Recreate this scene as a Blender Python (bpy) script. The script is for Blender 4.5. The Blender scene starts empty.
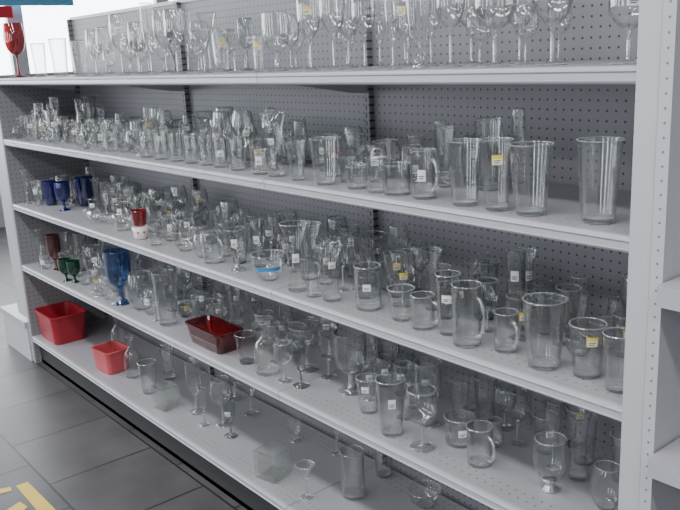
import bpy, math, random, itertools
from mathutils import Matrix, Vector
random.seed(7)
S=bpy.context.scene
CAM=(0.798,-1.355,1.631)
# ---------------------------------------------------------------- camera
cd=bpy.data.cameras.new("camera"); cam=bpy.data.objects.new("camera",cd); S.collection.objects.link(cam)
cd.lens=42.67; cd.sensor_width=36; cd.clip_start=0.05
M=Matrix(((.6373,-.1582,.7543),(.7694,.1901,-.6102),(-.0465,.9690,.2432))).to_4x4()
M.translation=CAM; cam.matrix_world=M; S.camera=cam
# ---------------------------------------------------------------- materials
def newmat(n):
    m=bpy.data.materials.new(n); m.use_nodes=True; nt=m.node_tree; nt.nodes.clear()
    o=nt.nodes.new('ShaderNodeOutputMaterial'); return m,nt,o
def N(nt,t,**k):
    n=nt.nodes.new(t)
    for a,b in k.items(): setattr(n,a,b)
    return n
def math_(nt,op,a,b=None,c=None):
    n=nt.nodes.new('ShaderNodeMath'); n.operation=op
    for i,v in enumerate((a,b,c)):
        if v is None: continue
        if isinstance(v,(int,float)): n.inputs[i].default_value=v
        else: nt.links.new(v,n.inputs[i])
    return n.outputs[0]
def plain(n,col,rough=.5,metal=0,noise=.06,scale=8):
    m,nt,o=newmat(n); p=N(nt,'ShaderNodeBsdfPrincipled')
    p.inputs['Roughness'].default_value=rough; p.inputs['Metallic'].default_value=metal
    tc=N(nt,'ShaderNodeTexCoord'); nz=N(nt,'ShaderNodeTexNoise'); nz.inputs['Scale'].default_value=scale
    nt.links.new(tc.outputs['Object'],nz.inputs['Vector'])
    mx=N(nt,'ShaderNodeMix',data_type='RGBA')
    mx.inputs[6].default_value=(*[c*(1-noise) for c in col],1); mx.inputs[7].default_value=(*[min(1,c*(1+noise)) for c in col],1)
    nt.links.new(nz.outputs['Fac'],mx.inputs[0]); nt.links.new(mx.outputs[2],p.inputs['Base Color'])
    nt.links.new(p.outputs[0],o.inputs[0]); return m
def perf(n,col,ax,ay,pitch=.0254,rad=.13,rough=.5,hole=.05,band=None,holef=1.0):
    m,nt,o=newmat(n); p=N(nt,'ShaderNodeBsdfPrincipled'); p.inputs['Roughness'].default_value=rough
    tc=N(nt,'ShaderNodeTexCoord'); sp=N(nt,'ShaderNodeSeparateXYZ'); nt.links.new(tc.outputs['Object'],sp.inputs[0])
    def cell(a):
        f=math_(nt,'FRACT',math_(nt,'ADD',math_(nt,'DIVIDE',sp.outputs[a],pitch),1000.0)); return math_(nt,'SUBTRACT',f,.5)
    u=cell(ax); v=cell(ay)
    d=math_(nt,'SQRT',math_(nt,'ADD',math_(nt,'MULTIPLY',u,u),math_(nt,'MULTIPLY',v,v)))
    h=math_(nt,'LESS_THAN',d,rad)
    if band:
        b=None
        for lo,hi in band:
            t=math_(nt,'MULTIPLY',math_(nt,'GREATER_THAN',sp.outputs[1],lo),math_(nt,'LESS_THAN',sp.outputs[1],hi))
            b=t if b is None else math_(nt,'MAXIMUM',b,t)
        h=math_(nt,'MULTIPLY',h,b)
    h=math_(nt,'MULTIPLY',h,holef)
    nz=N(nt,'ShaderNodeTexNoise'); nz.inputs['Scale'].default_value=4; nt.links.new(tc.outputs['Object'],nz.inputs['Vector'])
    c0=N(nt,'ShaderNodeMix',data_type='RGBA'); c0.inputs[6].default_value=(*[c*.93 for c in col],1); c0.inputs[7].default_value=(*[c*1.07 for c in col],1)
    nt.links.new(nz.outputs['Fac'],c0.inputs[0])
    mx=N(nt,'ShaderNodeMix',data_type='RGBA'); nt.links.new(h,mx.inputs[0]); nt.links.new(c0.outputs[2],mx.inputs[6]); mx.inputs[7].default_value=(hole,hole,hole*1.1,1)
    nt.links.new(mx.outputs[2],p.inputs['Base Color']); nt.links.new(p.outputs[0],o.inputs[0]); return m
def glass(n,tint,edge,base=.07,k=.9,power=3.4,dark=.2,dpow=2.6,rough=.02,dif=.10):
    m,nt,o=newmat(n)
    lw=N(nt,'ShaderNodeLayerWeight'); lw.inputs[0].default_value=.5
    tm=N(nt,'ShaderNodeMix',data_type='RGBA'); tm.inputs[6].default_value=(*tint,1); tm.inputs[7].default_value=(*[c*dark for c in tint],1)
    nt.links.new(math_(nt,'POWER',lw.outputs['Facing'],dpow),tm.inputs[0])
    t=N(nt,'ShaderNodeBsdfTransparent'); nt.links.new(tm.outputs[2],t.inputs[0])
    g=N(nt,'ShaderNodeBsdfGlossy'); g.inputs['Roughness'].default_value=rough; g.inputs[0].default_value=(1,1,1,1)
    d=N(nt,'ShaderNodeBsdfDiffuse'); d.inputs[0].default_value=(*edge,1)
    gd=N(nt,'ShaderNodeMixShader'); gd.inputs[0].default_value=dif
    nt.links.new(g.outputs[0],gd.inputs[1]); nt.links.new(d.outputs[0],gd.inputs[2])
    f=math_(nt,'ADD',math_(nt,'MULTIPLY',math_(nt,'POWER',lw.outputs['Facing'],power),k),base)
    f=math_(nt,'MINIMUM',f,1.0)
    ms=N(nt,'ShaderNodeMixShader'); nt.links.new(f,ms.inputs[0]); nt.links.new(t.outputs[0],ms.inputs[1]); nt.links.new(gd.outputs[0],ms.inputs[2])
    nt.links.new(ms.outputs[0],o.inputs[0]); return m
def emis(n,col,s):
    m,nt,o=newmat(n); e=N(nt,'ShaderNodeEmission'); e.inputs[0].default_value=(*col,1); e.inputs[1].default_value=s
    nt.links.new(e.outputs[0],o.inputs[0]); return m
G={ 'clear':(glass('glass_clear',(.985,.992,.99),(.85,.87,.88)),glass('glass_clear_edge',(.82,.86,.86),(.95,.97,.98),.3,.65,2,.2,2,dif=.35)),
    'grey':(glass('glass_smoke',(.82,.85,.84),(.4,.42,.45)),glass('glass_smoke_edge',(.5,.52,.55),(.6,.62,.65),.3,.6,dif=.3)),
    'red':(glass('glass_red',(.7,.04,.06),(.5,.01,.02),.22,dif=.5),glass('glass_red_edge',(.6,.03,.04),(.5,.01,.02),.4,.5,dif=.5)),
    'blue':(glass('glass_cobalt',(.05,.09,.45),(.01,.025,.32),.24,dif=.6),glass('glass_cobalt_edge',(.05,.08,.45),(.02,.04,.4),.4,.5,dif=.6)),
    'sky':(glass('glass_blue',(.50,.64,.82),(.10,.20,.45),.12,dif=.35),glass('glass_blue_edge',(.4,.55,.75),(.15,.28,.5),.3,.5,dif=.35)),
    'green':(glass('glass_green',(.12,.4,.24),(.01,.17,.08),.16,dif=.5),glass('glass_green_edge',(.1,.35,.2),(.02,.2,.1),.35,.5,dif=.5)),
    'amber':(glass('glass_wine_red',(.58,.16,.16),(.2,.02,.03),.13,dif=.4),glass('glass_wine_red_edge',(.4,.08,.09),(.25,.04,.04),.4,.5)),
    'palered':(glass('glass_rust',(.6,.3,.28),(.3,.1,.08),.14,dif=.4),glass('glass_rust_edge',(.5,.2,.2),(.3,.1,.08),.4,.5)),
    'thick':(glass('glass_thick',(.95,.965,.955),(.8,.83,.82),.10,dif=.2,dark=.35),glass('glass_thick_edge',(.8,.83,.84),(.8,.8,.8),.4,.6)),
}
m_lw=plain('label_white',(.85,.85,.85),.6); m_ly=plain('label_yellow',(.85,.62,.06),.6); m_lr=plain('label_red',(.6,.02,.04),.6)
m_ink=plain('label_ink',(.12,.12,.14),.6); m_lb=plain('label_blue',(.02,.3,.68),.5)
m_silver=plain('silver_metal',(.6,.6,.62),.25,.9)
m_shelf=perf('shelf_metal',(.345,.34,.362),0,1,.0254,.11,.36,.12,band=[(.015,.085),(.33,.43)])
m_lip=plain('shelf_lip_metal',(.405,.395,.43),.34,0,.03)
m_peg=perf('pegboard_metal',(.215,.208,.228),0,2,.0254,.125,.5,.03)
m_pegy=perf('pegboard_side_metal',(.24,.235,.25),1,2,.0254,.12)
m_white=plain('white_enamel',(.47,.465,.495),.38,0,.03)
m_wperf=perf('white_enamel_perforated',(.47,.465,.495),0,2,.0254,.10,.4,.16)
m_dark=plain('dark_kick',(.03,.03,.032),.6)
# ---------------------------------------------------------------- mesh builder
class MB:
    def __init__(s): s.v=[];s.f=[];s.m=[];s.mats=[]
    def mi(s,m):
        if m not in s.mats: s.mats.append(m)
        return s.mats.index(m)
    def rev(s,prof,m,cx=0,cy=0,cz=0,n=24,rib=None,T=None):
        mi=s.mi(m); b=len(s.v)
        for (r,z) in prof:
            for i in range(n):
                a=2*math.pi*i/n; rr=r
                if rib and r>rib[1]: rr=r*(1-rib[0]*(i%2))
                p=Vector((rr*math.cos(a),rr*math.sin(a),z))
                if T: p=T@p
                s.v.append((cx+p.x,cy+p.y,cz+p.z))
        for j in range(len(prof)-1):
            for i in range(n):
                i2=(i+1)%n
                s.f.append((b+j*n+i,b+j*n+i2,b+(j+1)*n+i2,b+(j+1)*n+i)); s.m.append(mi)
    def tube(s,pts,r,m,n=8):
        mi=s.mi(m); b=len(s.v); pts=[Vector(p) for p in pts]
        for k,p in enumerate(pts):
            t=(pts[min(k+1,len(pts)-1)]-pts[max(k-1,0)]).normalized()
            u=t.cross(Vector((0,0,1)));
            if u.length<.01: u=t.cross(Vector((0,1,0)))
            u.normalize(); w=t.cross(u)
            for i in range(n):
                a=2*math.pi*i/n; q=p+u*r*math.cos(a)+w*r*math.sin(a); s.v.append(tuple(q))
        for k in range(len(pts)-1):
            for i in range(n):
                i2=(i+1)%n; s.f.append((b+k*n+i,b+k*n+i2,b+(k+1)*n+i2,b+(k+1)*n+i)); s.m.append(mi)
    def quad(s,ps,m):
        mi=s.mi(m); b=len(s.v); s.v+= [tuple(p) for p in ps]; s.f.append(tuple(range(b,b+len(ps)))); s.m.append(mi)
    def box(s,x0,x1,y0,y1,z0,z1,m):
        mi=s.mi(m); b=len(s.v)
        s.v+=[(x0,y0,z0),(x1,y0,z0),(x1,y1,z0),(x0,y1,z0),(x0,y0,z1),(x1,y0,z1),(x1,y1,z1),(x0,y1,z1)]
        for f in ((0,3,2,1),(4,5,6,7),(0,1,5,4),(1,2,6,5),(2,3,7,6),(3,0,4,7)):
            s.f.append(tuple(b+i for i in f)); s.m.append(mi)
    def prism(s,prof,x0,x1,m):   # prof in (y,z)
        mi=s.mi(m); b=len(s.v); n=len(prof)
        for x in (x0,x1): s.v+=[(x,y,z) for y,z in prof]
        for i in range(n):
            j=(i+1)%n; s.f.append((b+i,b+j,b+n+j,b+n+i)); s.m.append(mi)
        s.f.append(tuple(b+i for i in range(n))[::-1]); s.m.append(mi)
        s.f.append(tuple(b+n+i for i in range(n))); s.m.append(mi)
    def make(s,name,loc=(0,0,0),rotz=0,smooth=False,parent=None):
        me=bpy.data.meshes.new(name); me.from_pydata(s.v,[],s.f)
        for m in s.mats: me.materials.append(m)
        me.polygons.foreach_set('material_index',s.m)
        if smooth: me.polygons.foreach_set('use_smooth',[True]*len(s.f))
        me.update(); o=bpy.data.objects.new(name,me); S.collection.objects.link(o)
        o.location=loc; o.rotation_euler[2]=rotz
        if parent: o.parent=parent
        return o
PROF={
 'tumbler':[(0,0),(.70,0),(.74,.015),(.78,.10),(.89,.55),(1,1)],
 'straight':[(0,0),(.92,0),(.97,.02),(.98,.3),(.99,.7),(1,1)],
 'wine':[(0,0),(.76,0),(.76,.012),(.35,.03),(.14,.06),(.10,.15),(.09,.34),(.15,.41),(.45,.445),(.78,.52),(.97,.64),(1,.73),(.95,.87),(.84,1)],
 'flute':[(0,0),(.95,0),(.95,.01),(.35,.03),(.16,.06),(.13,.28),(.3,.34),(.75,.5),(.95,.7),(.85,1)],
 'martini':[(0,0),(.68,0),(.68,.012),(.2,.03),(.09,.06),(.08,.5),(.14,.53),(.55,.77),(1,1)],
 'goblet':[(0,0),(.78,0),(.78,.02),(.3,.06),(.18,.12),(.18,.28),(.5,.34),(.85,.45),(.98,.62),(1,.8),(.95,1)],
 'snifter':[(0,0),(.5,0),(.5,.02),(.62,.06),(.92,.28),(1,.5),(.9,.78),(.72,1)],
 'vase':[(0,0),(.66,0),(.7,.03),(.58,.25),(.56,.5),(.7,.8),(1,1)],
 'slim':[(0,0),(.7,0),(.7,.03),(.5,.12),(.45,.5),(.6,.8),(1,1)],
 'bottle':[(0,0),(.9,0),(1,.04),(1,.5),(.75,.62),(.36,.72),(.34,.9),(.46,.93),(.44,1)],
 'pilsner':[(0,0),(.62,0),(.62,.02),(.3,.06),(.4,.12),(.6,.35),(.85,.75),(1,1)],
 'bowl':[(0,0),(.45,0),(.5,.04),(.8,.35),(.95,.7),(1,1)],
 'cut':[(0,.22),(.42,.22),(.8,.34),(1,.55),(1,.85),(.92,1)],
}
PROF['mug']=PROF['straight']; PROF['fluted']=PROF['tumbler']
NAME={'tumbler':'drinking_glass','straight':'highball_glass','wine':'wine_glass','flute':'champagne_flute','martini':'martini_glass','goblet':'glass_goblet','snifter':'brandy_snifter','vase':'glass_vase','slim':'bud_vase','bottle':'glass_bottle','pilsner':'pilsner_glass','bowl':'glass_bowl','mug':'glass_mug','fluted':'fluted_glass_tumbler','cut':'cut_glass_goblet'}
def glassware(mb,kind,R,H,col='clear',x=0,y=0,z=0,label=None,lz=.6,face=-1.0,full=True,T=None):
    g,e=G[col]; pr=[(r*R,q*H) for r,q in PROF[kind]]
    n=32 if full else 20
    rib=(.055,R*.5) if kind in('fluted','cut') else None
    if rib: n=40
    mb.rev(pr,g,x,y,z,n,rib,T)
    rt,zt=pr[-1]; k=.0012 if R<.03 else .0016
    mb.rev([(rt+k*math.cos(a),zt+k*math.sin(a)) for a in [i*math.pi/2.5 for i in range(6)]],e,x,y,z,n,None,T)
    if kind=='cut':
        mb.rev([(0,0),(R*.5,0),(R*.52,H*.03),(R*.3,H*.1),(R*.3,H*.17),(R*.45,H*.215),(0,H*.218)],m_silver,x,y,z,24)
    elif kind in('tumbler','straight','fluted','mug','vase','slim','snifter','bottle','bowl'):
        zb=max(.006,.05*H) if kind!='bowl' else .005
        rb=pr[2][0]*.97
        mb.rev([(0,zb),(rb*.8,zb*1.0),(rb,zb*1.35)],e,x,y,z,n,None,T)
        if full and kind in('tumbler','straight','fluted','mug'):   # inner wall
            th=.0026; inn=[(rb-.001,zb*1.4)]+[(r-th,q) for r,q in pr[3:] if q>zb*1.6]
            mb.rev(inn,g,x,y,z,n,None,T)
        rb=pr[1][0]; mb.rev([(rb*.9,.0004),(rb,.001),(rb+.0012,.003)],e,x,y,z,n,None,T)
    else:
        rb=pr[1][0]; mb.rev([(rb+.0013*math.cos(a),.0016+.0013*math.sin(a)) for a in [i*math.pi/2.5 for i in range(6)]],e,x,y,z,n,None,T)
        if kind in('wine','flute','martini','goblet'):
            st={'wine':(.06,.41),'flute':(.06,.33),'martini':(.06,.53),'goblet':(.10,.33)}[kind]
            rs={'wine':.085,'flute':.12,'martini':.075,'goblet':.16}[kind]*R
            mb.rev([(rs*1.5,st[0]*H*.8),(rs,st[0]*H*1.4),(rs,st[1]*H-.006),(rs*1.7,st[1]*H),(rs*3,st[1]*H+.035*H)],e,x,y,z,12,None,T)
            if full and kind in('wine','goblet'):
                bz=st[1]*H; mb.rev([(max(r-.0018,.001),q+.001) for r,q in pr if q>bz+.03*H],g,x,y,z,n,None,T)
    if kind=='mug':
        a=face+.9; ca,sa=math.cos(a),math.sin(a); w=R*.62
        pts=[]
        for i in range(11):
            t=math.pi*i/10-math.pi/2
            d=R*.96+w*math.cos(t); pts.append((x+ca*d,y+sa*d,z+H*.5+H*.32*math.sin(t)))
        mb.tube(pts,max(.004,R*.11),e)
    if label:
        lw,lh={'y':(.024,.022),'w':(.022,.020),'r':(.022,.018),'wb':(.02,.028),'b':(R*1.9,.012)}[label]
        zc=lz*H; lh=min(lh,H*.35)
        def rad(zz):
            for (r0,z0),(r1,z1) in zip(pr,pr[1:]):
                if z0<=zz<=z1 and z1>z0: return r0+(r1-r0)*(zz-z0)/(z1-z0)
            return R
        def patch(z0,z1,a0,a1,m,off):
            ns=5
            for i in range(ns):
                aa=a0+(a1-a0)*i/ns; ab=a0+(a1-a0)*(i+1)/ns; ra=rad(z0)+off; rb2=rad(z1)+off
                mb.quad([(x+ra*math.cos(aa),y+ra*math.sin(aa),z+z0),(x+ra*math.cos(ab),y+ra*math.sin(ab),z+z0),(x+rb2*math.cos(ab),y+rb2*math.sin(ab),z+z1),(x+rb2*math.cos(aa),y+rb2*math.sin(aa),z+z1)],m)
        hw=min(lw/2/max(rad(zc),.008),1.3)
        mm={'y':m_ly,'w':m_lw,'wb':m_lw,'r':m_lr,'b':m_lb}[label]
        patch(zc-lh/2,zc+lh/2,face-hw,face+hw,mm,.0008)
        if label in 'yr':
            patch(zc-lh*.40,zc+lh*.12,face-hw*.85,face+hw*.85,m_lw,.0012)
        if label!='b':
            patch(zc-lh*.30,zc-lh*.20,face-hw*.7,face+hw*.4,m_ink,.0016)
            patch(zc-lh*.10,zc+lh*.0,face-hw*.7,face+hw*.6,m_ink,.0016)
# ---------------------------------------------------------------- shelf surfaces
Z=[1.584,1.270,0.921,0.580,0.165]
XL,XR=-3.66,0.0; D=.418
def locate(px,py,z):
    # survey: intersect a measured sight line with the real horizontal surface at height z (py<1: known depth on the shelf)
    k=(px-340)/806; Zr=z-CAM[2]
    if py<1:
        Y=py-CAM[1]; X=(k*(.6102*Y-.2432*Zr)-.7694*Y+.0465*Zr)/(.6373+.7543*k)
    else:
        q=(py-255)/806
        dx=.6373*k+.1582*q-.7543; dy=.7694*k-.1901*q+.6102; dz=-.0465*k-.9690*q-.2432
        t=Zr/dz; X=dx*t; Y=dy*t
    depth=-.7543*X+.6102*Y-.2432*Zr
    return X+CAM[0],Y+CAM[1],depth
I=[[],[],[],[],[]]
I[0]=[('wine',20,.1,52,20,'red'),('tumbler',42,.12,32,14),('tumbler',62,.14,36,17),('tumbler',82,.12,34,17),('wine',98,.1,44,16),('wine',108,.3,45,15),('wine',124,.12,58,19),
('wine',141,.15,50,18),('flute',153,.1,68,14),('wine',168,.25,60,21),('wine',179,.1,62,21),('martini',206,.12,42,24),('tumbler',223,.2,42,18,'clear','y'),('martini',236,.08,38,24),
('straight',262,.1,35,9),('goblet',276,.14,56,27),('wine',292,.3,52,20),('wine',312,.12,76,24,'clear','y'),('wine',335,.12,82,26),('wine',350,.3,70,24),('wine',366,.12,78,25),('flute',381,.25,74,16),('flute',394,.1,82,16),
('wine',406,.3,70,24),('pilsner',424,.1,86,30),('wine',447,.14,88,30),('wine',472,.3,82,32),('wine',495,.1,84,42),('wine',520,.33,82,32),('wine',552,.12,92,40),('wine',628,.1,80,42,'clear','w')]
I[1]=[('tumbler',33,133,24,13,'grey'),('straight',44,138,26,14,'grey'),('straight',55,141,30,12),('goblet',66,141,24,13),('tumbler',77,144,20,12),('snifter',90,146,22,15),('tumbler',102,149,24,13),('vase',112,133,38,17),('vase',122,130,34,14),
('tumbler',113,151,22,13),('tumbler',124,152,22,13),('snifter',135,153,22,15),('straight',148,157,26,15),('straight',162,159,27,15),('straight',177,161,27,15),('straight',192,163,28,15),('straight',207,165,28,15),('straight',221,167,28,15),
('martini',213,147,36,18),('wine',228,152,44,20),('wine',246,164,52,22),('straight',238,170,32,16),('straight',261,174,24,18,'clear','wb'),('vase',277,176,62,26,'clear'),('tumbler',298,180,38,18),('fluted',317,186,46,28),
('straight',334,176,38,18,'clear','r'),('tumbler',346,182,24,18),('straight',358,188,22,22),('straight',378,192,34,21),('straight',397,194,30,28),('snifter',386,171,30,34),('mug',424,198,48,25,'clear','wb'),
('fluted',465,205,64,34),('fluted',497,210,70,31,'clear','y'),('tumbler',489,190,70,28),('tumbler',527,215,70,42),('tumbler',598,222,82,44),('tumbler',445,183,55,22),('wine',355,165,38,20),('snifter',412,178,32,24),('vase',300,158,38,18)]
I[2]=[('tumbler',30,195,20,12),('tumbler',41,200,20,13),('tumbler',52,205,24,13,'blue'),('goblet',65,210,28,15,'blue'),('tumbler',87,205,28,18,'blue'),('mug',122,229,27,14),('tumbler',118,212,28,15),
('wine',160,228,40,16),('tumbler',172,240,24,18),('wine',182,226,40,16),('bowl',186,250,20,26),('snifter',204,257,24,20),('mug',214,262,30,20),('wine',233,250,50,20),('goblet',238,270,42,22),('bowl',266,280,26,34,'clear','b'),
('tumbler',258,257,36,20),('wine',222,222,36,16),('vase',297,290,68,28,'clear','wb'),('slim',314,296,74,22),('vase',332,300,56,26),('goblet',290,255,44,20),('martini',370,283,50,34),('tumbler',352,270,44,20),
('straight',369,308,44,27,'clear','w'),('tumbler',396,296,44,22,'clear','y'),('tumbler',402,319,32,27),('mug',426,328,34,24),('fluted',446,333,62,25,'clear','w'),('mug',467,344,62,29),('mug',506,350,40,24),('straight',516,322,74,19,'clear','wb'),
('tumbler',544,366,70,42,'clear'),('tumbler',587,375,54,36,'clear','y'),('tumbler',618,390,60,32),('tumbler',488,308,48,22),('wine',420,290,46,22),('tumbler',568,330,44,24)]
I[3]=[('goblet',57,270,36,14,'palered'),('goblet',65,281,22,13,'green'),('goblet',75,282,22,13,'green'),('tumbler',84,270,38,14),('wine',97,291,46,19),('goblet',118,304,54,26,'sky'),('bottle',106,275,36,14),('snifter',143,308,36,30),('tumbler',168,324,54,22),
('wine',186,305,46,18),('vase',237,325,44,20,'clear','w'),('wine',217,300,44,18),('bottle',268,372,52,25),('snifter',266,345,34,26),('bowl',292,352,26,32),('martini',308,369,46,34,'clear','w'),('goblet',352,391,62,34),
('wine',330,356,46,22),('tumbler',369,411,36,23),('tumbler',392,433,58,29,'clear','wb'),('wine',419,449,62,34),('goblet',429,424,66,28),('straight',460,442,28,30,'clear','w'),('mug',480,463,40,26),('tumbler',486,420,46,24),('cut',550,490,56,33),
('vase',578,478,76,27),('snifter',606,508,46,32),('wine',505,428,44,24),('tumbler',622,480,50,26),('goblet',392,370,40,22)]
I[4]=[('bottle',134,376,42,16),('tumbler',150,392,32,18),('vase',170,378,34,18),('flute',197,412,54,17),('wine',224,424,48,22),('flute',168,372,30,12),('martini',252,414,36,22),('straight',354,495,48,24),('bottle',120,350,36,14),
('wine',236,398,44,20),('bowl',425,505,18,34),('tumbler',395,470,30,20)]
gap=[.35,.27,.30,.29,.36]
OBST=[[],[],[(-2.27,.07,.04),(-2.80,.085,.09),(-2.62,.115,.09)],[(-1.87,.08,.07),(-1.75,.08,.07),(-1.63,.08,.07)],[(-3.56,.13,.13),(-3.42,.13,.14),(-2.84,.11,.10),(-1.42,.085,.07),(-2.24,.09,.065)]]
items=[]
for s in range(5):
    L=[]
    for it in I[s]:
        kind,px,py,hp,wp=it[:5]; col=it[5] if len(it)>5 else 'clear'; lab=it[6] if len(it)>6 else None
        x,y,dep=locate(px,py,Z[s]); H=min(hp*dep/806,gap[s]); R=max(.014,wp*dep/806/2)
        L.append([kind,x,y,R,H,col,lab])
    for _ in range(400):
        for a,b in itertools.combinations(L,2):
            dx,dy=b[1]-a[1],b[2]-a[2]; d=math.hypot(dx,dy) or 1e-4
            m=a[3]+b[3]+.003+(.5*a[3] if a[0]=='mug' else 0)+(.5*b[3] if b[0]=='mug' else 0)
            if d<m:
                q=(m-d)/2/d; a[1]-=dx*q;a[2]-=dy*q;b[1]+=dx*q;b[2]+=dy*q
        for a in L:
            for ox,oy,orr in OBST[s]:
                dx,dy=a[1]-ox,a[2]-oy; d=math.hypot(dx,dy) or 1e-4; m=a[3]+orr+.004
                if d<m: a[1]+=dx/d*(m-d); a[2]+=dy/d*(m-d)
            a[1]=min(max(a[1],XL+a[3]+.01),XR-a[3]-.01); a[2]=min(max(a[2],.012+a[3]),D-a[3]-.012)
    items.append(L)
rl=random.Random(3)
for s,L in enumerate(items):
    for kind,x,y,R,H,col,lab in L:
        mb=MB(); face=math.atan2(CAM[1]-y,CAM[0]-x)+random.uniform(-.3,.3)
        if lab is None and col=='clear' and kind in('straight','tumbler','snifter','mug','vase','goblet','wine') and x<-.8 and rl.random()<.22: lab=rl.choice(['w','w','wb','y'])
        glassware(mb,kind,R,H,col,0,0,0,lab,random.uniform(.5,.75) if kind not in('wine',) else .75,face)
        mb.make(NAME[kind],(x,y,Z[s]+.0005),0,True)
# fillers
cnt=[24,95,115,90,6]; rng=[(-3.2,-.25),(-3.6,-.55),(-3.6,-.15),(-3.6,-.1),(-2.6,-.9)]
for s in range(5):
    mb=MB(); C=[(a[1],a[2],a[3]*(1.6 if a[0]=='mug' else 1)) for a in items[s]]+OBST[s]
    keep=[(a[1],a[2]) for a in items[s] if a[5] not in('clear','grey')]
    n=0
    for _ in range(9000):
        if n>=cnt[s]: break
        k=random.choice(['tumbler','straight','wine','wine','goblet','snifter','flute','tumbler','vase','bowl','mug','mug','tumbler'] if s in(1,2,3) else ['wine','wine','flute','martini','goblet'])
        R=random.uniform(.022,.04); H={'tumbler':.11,'straight':.09,'wine':.16,'goblet':.13,'snifter':.09,'flute':.18,'vase':.15,'bowl':.05,'martini':.16,'mug':.1}[k]*random.uniform(.7,1.15)
        if s==0: H*=1.15; R=max(R,.03)
        if k=='flute': R*=.75
        x=random.uniform(*rng[s]); 
        if random.random()<.35 and s in(1,2,3): x=random.uniform(rng[s][0],rng[s][0]+1.6)
        y=random.uniform(.05 if x<-1.2 else .15,D-R-.015)
        if s==0: y=random.uniform(.22,D-R-.015)
        # leave the coloured pieces unobstructed towards the aisle
        if any(0<ky-y+.03<.4 and abs((x-kx)-(ky-y)*1.7)<.12 for kx,ky in keep) and s>0: continue
        rr=R*(1.5 if k=='mug' else 1)
        if all(math.hypot(x-a,y-b)>rr+c+.004 for a,b,c in C) and D-rr-.01>y>rr+.01:
            C.append((x,y,rr)); n+=1
            glassware(mb,k,R,H,random.choice(['clear','clear','clear','clear','grey']),x,y,Z[s]+.0005,random.choice([None]*8+['w','wb','w']+(['y'] if random.random()<.5 else ['w'])),.6,math.atan2(CAM[1]-y,CAM[0]-x)+random.uniform(-.5,.5),False)
    if n: mb.make('assorted_glassware',(0,0,0),0,True)
# toppled glasses
for x,y,rz in((-2.87,.095,1.4),(-2.695,.095,1.85)):
    mb=MB(); R=.03; T=Matrix.Rotation(rz,4,'Z')@Matrix.Rotation(math.radians(87),4,'X')
    glassware(mb,'wine',R,.15,'clear',0,0,R+.0015,T=T); mb.make('wine_glass',(x,y,Z[2]+.0005),0,True)
# ---------------------------------------------------------------- gondola
gon=bpy.data.objects.new('gondola_shelving',None); S.collection.objects.link(gon)
W=1.22
for s,z in enumerate(Z):
    mb=MB()
    for k in range(3):
        x0=XL+k*W+.0015; x1=x0+W-.003
        mb.prism([(.010,z-.010),(.010,z),(D,z),(D,z-.012),(.03,z-.012)],x0,x1,m_shelf)
        mb.prism([(-.004,z-.006),(-.002,z-.001),(.003,z+.0004),(.0105,z),(.0105,z-.030),(.004,z-.034),(-.004,z-.031),(-.0065,z-.027),(-.003,z-.025),(-.003,z-.012),(-.0065,z-.009)],x0,x1,m_lip)
    mb.make('shelf_%d'%(s+1),parent=gon)
    if s<4:
        mb=MB()
        for k in range(4):
            xb=XL+k*W
            for o in (.004,-.007):
                xx=xb+o
                if xx<XL or xx>XR-.003: continue
                mb.prism([(.04,z-.013),(D,z-.013),(D,z-.085),(D-.06,z-.08),(.04,z-.026)],xx,xx+.003,m_lip)
        mb.make('bracket_set_%d'%(s+1),parent=gon)
mb=MB(); mb.box(XL,XR,.441,.46,.03,1.87,m_peg); mb.box(XL,XR,.436,.465,1.87,1.885,m_lip); mb.make('back_panel',parent=gon)
mb=MB()
for k in range(4):
    xc=XL+k*W; xa=max(XL,xc-.014); xb=min(XR,xc+.014); mb.box(xa,xb,.4195,.4405,.03,1.875,m_peg)
    z=.2; xm=(xa+xb)/2
    while z<1.86:
        mb.box(xm-.0025,xm+.0025,.4190,.42,z,z+.016,m_dark); z+=.0254
mb.make('uprights',parent=gon)
mb=MB(); mb.box(XL,XR,.03,.045,0,.13,m_dark); mb.box(XL,XR,.03,.46,.0,.02,m_dark); mb.make('kickplate',parent=gon)
mb=MB(); mb.box(XL-.025,XL-.001,-.004,.47,0,1.60,m_pegy); mb.make('end_panel_left',parent=gon)
mb=MB(); mb.box(XR+.001,XR+.045,-.012,.47,0,1.95,m_white); mb.make('end_panel_right',parent=gon)
# end caps
e=bpy.data.objects.new('endcap_shelving',None); S.collection.objects.link(e)
mb=MB(); mb.box(.05,.075,-.02,.9,0,1.95,m_wperf); mb.make('back_panel',parent=e)
mb=MB()
for z in (.18,.52,.86,1.2): mb.box(.079,.47,-.045,.9,z-.04,z,m_lip)
mb.make('shelves',parent=e)
e=bpy.data.objects.new('endcap_shelving',None); S.collection.objects.link(e); x0=XL-.03
mb=MB(); mb.box(x0-.025,x0,0,.9,.0,1.6,m_wperf); mb.make('back_panel',parent=e)
mb=MB(); mb.box(x0-.17,x0-.027,.0,.012,.26,1.6,m_white); mb.make('side_panel',parent=e)
mb=MB(); mb.box(x0-.45,x0-.026,-.01,.9,.0,.2,m_white); mb.box(x0-.46,x0-.026,-.02,.9,.2,.235,m_lip)
for z in (.58,.92,1.27): mb.box(x0-.17,x0-.026,.014,.9,z-.035,z,m_lip)
mb.make('shelves',parent=e)
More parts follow.
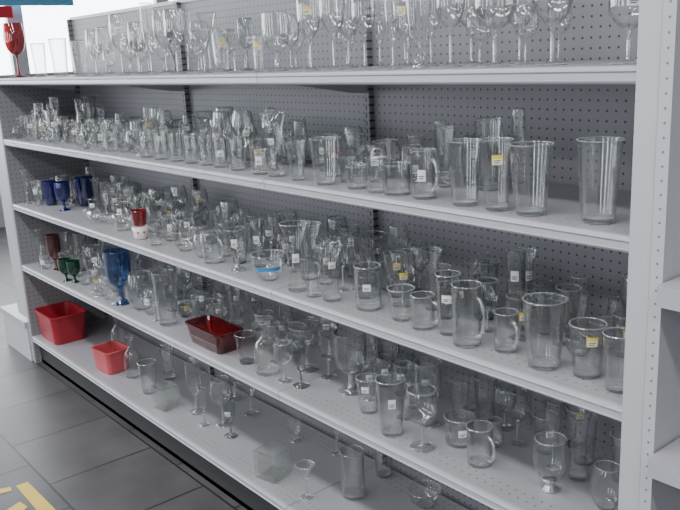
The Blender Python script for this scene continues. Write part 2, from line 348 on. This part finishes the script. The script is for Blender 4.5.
# ---------------------------------------------------------------- tubs & dishes
def tubobj(name,x,y,z,w,d,h,m,rotz=0,th=.004,taper=.86,rim=.006,r=.02):
    mb=MB(); 
    def ring(w,d,z,r):
        P=[]
        for cx,cy,a0 in((w/2-r,d/2-r,0),(-w/2+r,d/2-r,90),(-w/2+r,-d/2+r,180),(w/2-r,-d/2+r,270)):
            for i in range(6):
                a=math.radians(a0+18*i); P.append((cx+r*math.cos(a),cy+r*math.sin(a),z))
        return P
    rings=[ring(w*taper*.02+.001,d*taper*.02+.001,0,.0004),ring(w*taper-.006,d*taper-.006,0,r),ring(w*taper,d*taper,.004,r),ring(w,d,h-.01,r),ring(w+2*rim,d+2*rim,h-.008,r+rim),ring(w+2*rim,d+2*rim,h,r+rim),ring(w-2*th,d-2*th,h,r),ring(w*taper-2*th,d*taper-2*th,th*1.5,r),ring(.002,.002,th*1.5,.0004)]
    n=24; mi=mb.mi(m)
    for R_ in rings: mb.v+=R_
    for j in range(len(rings)-1):
        for i in range(n):
            i2=(i+1)%n; mb.f.append((j*n+i,j*n+i2,(j+1)*n+i2,(j+1)*n+i)); mb.m.append(mi)
    return mb.make(name,(x,y,z+.0005),rotz)
m_redp=plain('red_plastic',(.33,.018,.03),.35); m_pink=plain('coral_plastic',(.52,.085,.10),.4); m_cer=plain('white_ceramic',(.75,.73,.7),.3)
tubobj('plastic_storage_tub',-3.505,.118,Z[4],.275,.20,.16,m_redp,0,r=.03)
tubobj('plastic_basket',-2.84,.11,Z[4],.16,.13,.115,m_pink,.1)
tubobj('glass_loaf_dish',-1.75,.08,Z[3],.25,.11,.08,G['amber'][0],0)
tubobj('square_glass_candle_holder',-1.42,.085,Z[4],.10,.10,.105,G['thick'][0],.2,th=.01,taper=.98,rim=.001,r=.006)
tubobj('square_glass_vase',-2.24,.09,Z[4],.09,.09,.10,G['thick'][0],.15,th=.008,taper=.98,rim=.001,r=.006)
mb=MB(); mb.rev([(0,0),(.024,0),(.028,.003),(.035,.052),(.033,.052),(.026,.006),(0,.006)],m_cer,0,0,0,32)
for i in range(8):
    a=i*math.pi/4
    mb.rev([(.0001,0),(.005,.0002)],m_lr,0,0,0,8,None,Matrix.Translation((math.cos(a)*.0328,math.sin(a)*.0328,.03))@Matrix.Rotation(a,4,'Z')@Matrix.Rotation(math.radians(80),4,'Y'))
mb.make('ceramic_cup',(-2.27,.07,Z[2]+.0005),0,True)
mb=MB(); glassware(mb,'tumbler',.032,.065,'red'); mb.make('red_votive_glass',(-2.27,.07,Z[2]+.0545),0,True)
# ---------------------------------------------------------------- room
m,nt,o=newmat('floor_slate_tile'); p=N(nt,'ShaderNodeBsdfPrincipled'); tc=N(nt,'ShaderNodeTexCoord'); br=N(nt,'ShaderNodeTexBrick')
br.offset=.5; br.inputs['Scale'].default_value=1; br.inputs['Brick Width'].default_value=.45; br.inputs['Row Height'].default_value=.45
br.inputs['Mortar Size'].default_value=.005; br.inputs['Color1'].default_value=(.078,.075,.078,1); br.inputs['Color2'].default_value=(.10,.096,.099,1); br.inputs['Mortar'].default_value=(.02,.02,.022,1)
nt.links.new(tc.outputs['Object'],br.inputs['Vector']); nz=N(nt,'ShaderNodeTexNoise'); nz.inputs['Scale'].default_value=5; nz.inputs['Detail'].default_value=8; nt.links.new(tc.outputs['Object'],nz.inputs['Vector'])
mx=N(nt,'ShaderNodeMix',data_type='RGBA',blend_type='MULTIPLY'); mx.inputs[0].default_value=.7; nt.links.new(br.outputs['Color'],mx.inputs[6])
cr=N(nt,'ShaderNodeValToRGB'); cr.color_ramp.elements[0].position=.3; cr.color_ramp.elements[0].color=(.55,.55,.55,1); cr.color_ramp.elements[1].position=.7; nt.links.new(nz.outputs['Fac'],cr.inputs[0]); nt.links.new(cr.outputs[0],mx.inputs[7])
nt.links.new(mx.outputs[2],p.inputs['Base Color']); p.inputs['Roughness'].default_value=.42
nt.links.new(p.outputs[0],o.inputs[0]); m_floor=m
mb=MB(); mb.box(-8,4,-6,5,-.05,0,m_floor); mb.make('floor')
m_wall=plain('painted_wall',(.42,.42,.44),.8)
mb=MB(); mb.box(-8.1,-8,-6,5,0,.9,m_wall); mb.box(-8.1,-8,-6,5,2.8,3.2,m_wall); mb.make('wall_left')
mb=MB(); mb.box(-8.1,4,5,5.1,0,3.2,m_wall); mb.make('wall_back')
m_win=emis('window_daylight',(.88,.94,1),9.0)
w=bpy.data.objects.new('window_1',None); S.collection.objects.link(w)
mb=MB(); mb.box(-8.08,-8.06,-6,5,.9,2.8,m_win); mb.make('glazing',parent=w)
mb=MB()
for i in range(7):
    y=-5.2+i*1.7; mb.box(-8.05,-7.98,y-.08,y+.08,.9,2.8,m_white)
mb.make('mullions',parent=w)
# wall out of view; tall glowing windows added for highlight streaks on the glass
mb=MB(); yf=-6.0; xs=[-6.6,-3.9,-1.2,1.5]; ww=.7; prev=-8.1
for x in xs: mb.box(prev,x,yf-.12,yf,0,3.2,m_wall); mb.box(x,x+ww,yf-.12,yf,0,.5,m_wall); mb.box(x,x+ww,yf-.12,yf,2.9,3.2,m_wall); prev=x+ww
mb.box(prev,4,yf-.12,yf,0,3.2,m_wall); mb.make('wall_front')
for i,x in enumerate(xs):
    w=bpy.data.objects.new('window_%d'%(i+2),None); S.collection.objects.link(w)
    mb=MB(); mb.box(x,x+ww,yf-.08,yf-.06,.5,2.9,m_win); mb.make('glazing',parent=w)
    mb=MB(); mb.box(x,x+.04,yf-.05,yf+.02,.5,2.9,m_white); mb.box(x+ww-.04,x+ww,yf-.05,yf+.02,.5,2.9,m_white); mb.box(x+.04,x+ww-.04,yf-.05,yf+.02,1.9,1.95,m_white); mb.make('frame',parent=w)
m_teal=plain('sign_blue',(.12,.38,.58),.6)
mb=MB(); mb.box(-7.9,-7.88,1.2,2.2,2.25,2.6,m_teal); mb.box(-7.9,-7.88,1.2,1.55,2.13,2.245,m_lr); mb.make('window_banner')
# yellow floor tape
m_yel=plain('yellow_floor_vinyl',(.68,.48,.05),.5)
def onfloor(px,py): 
    x,y,_=locate(px,py,0); return (x,y,.0015)
mb=MB(); mb.quad([onfloor(*q) for q in [(16,486),(28,482),(56,510),(40,514)]],m_yel); mb.quad([onfloor(*q) for q in [(-4,490),(11,487),(12,491),(-4,495)]],m_yel); mb.quad([onfloor(*q) for q in [(4,512),(20,502),(28,507),(14,518)]],m_yel); mb.make('floor_marking_tape')
# ---------------------------------------------------------------- light
wd=bpy.data.worlds.new('world'); S.world=wd; wd.use_nodes=True; bg=wd.node_tree.nodes['Background']; bg.inputs[0].default_value=(.91,.94,1,1); bg.inputs[1].default_value=.38
def area(n,loc,rot,sx,sy,p,col=(1,1,1)):
    l=bpy.data.lights.new(n,'AREA'); l.shape='RECTANGLE'; l.size=sx; l.size_y=sy; l.energy=p; l.color=col
    o=bpy.data.objects.new(n,l); S.collection.objects.link(o); o.location=loc; o.rotation_euler=rot
for y,p in((-1.2,35),(-3.0,30)):
    for x in (-4.5,-2.4,-.3,1.8): area('ceiling_light',(x,y,3.0),(0,0,0),1.3,.22,p,(.97,.98,1))
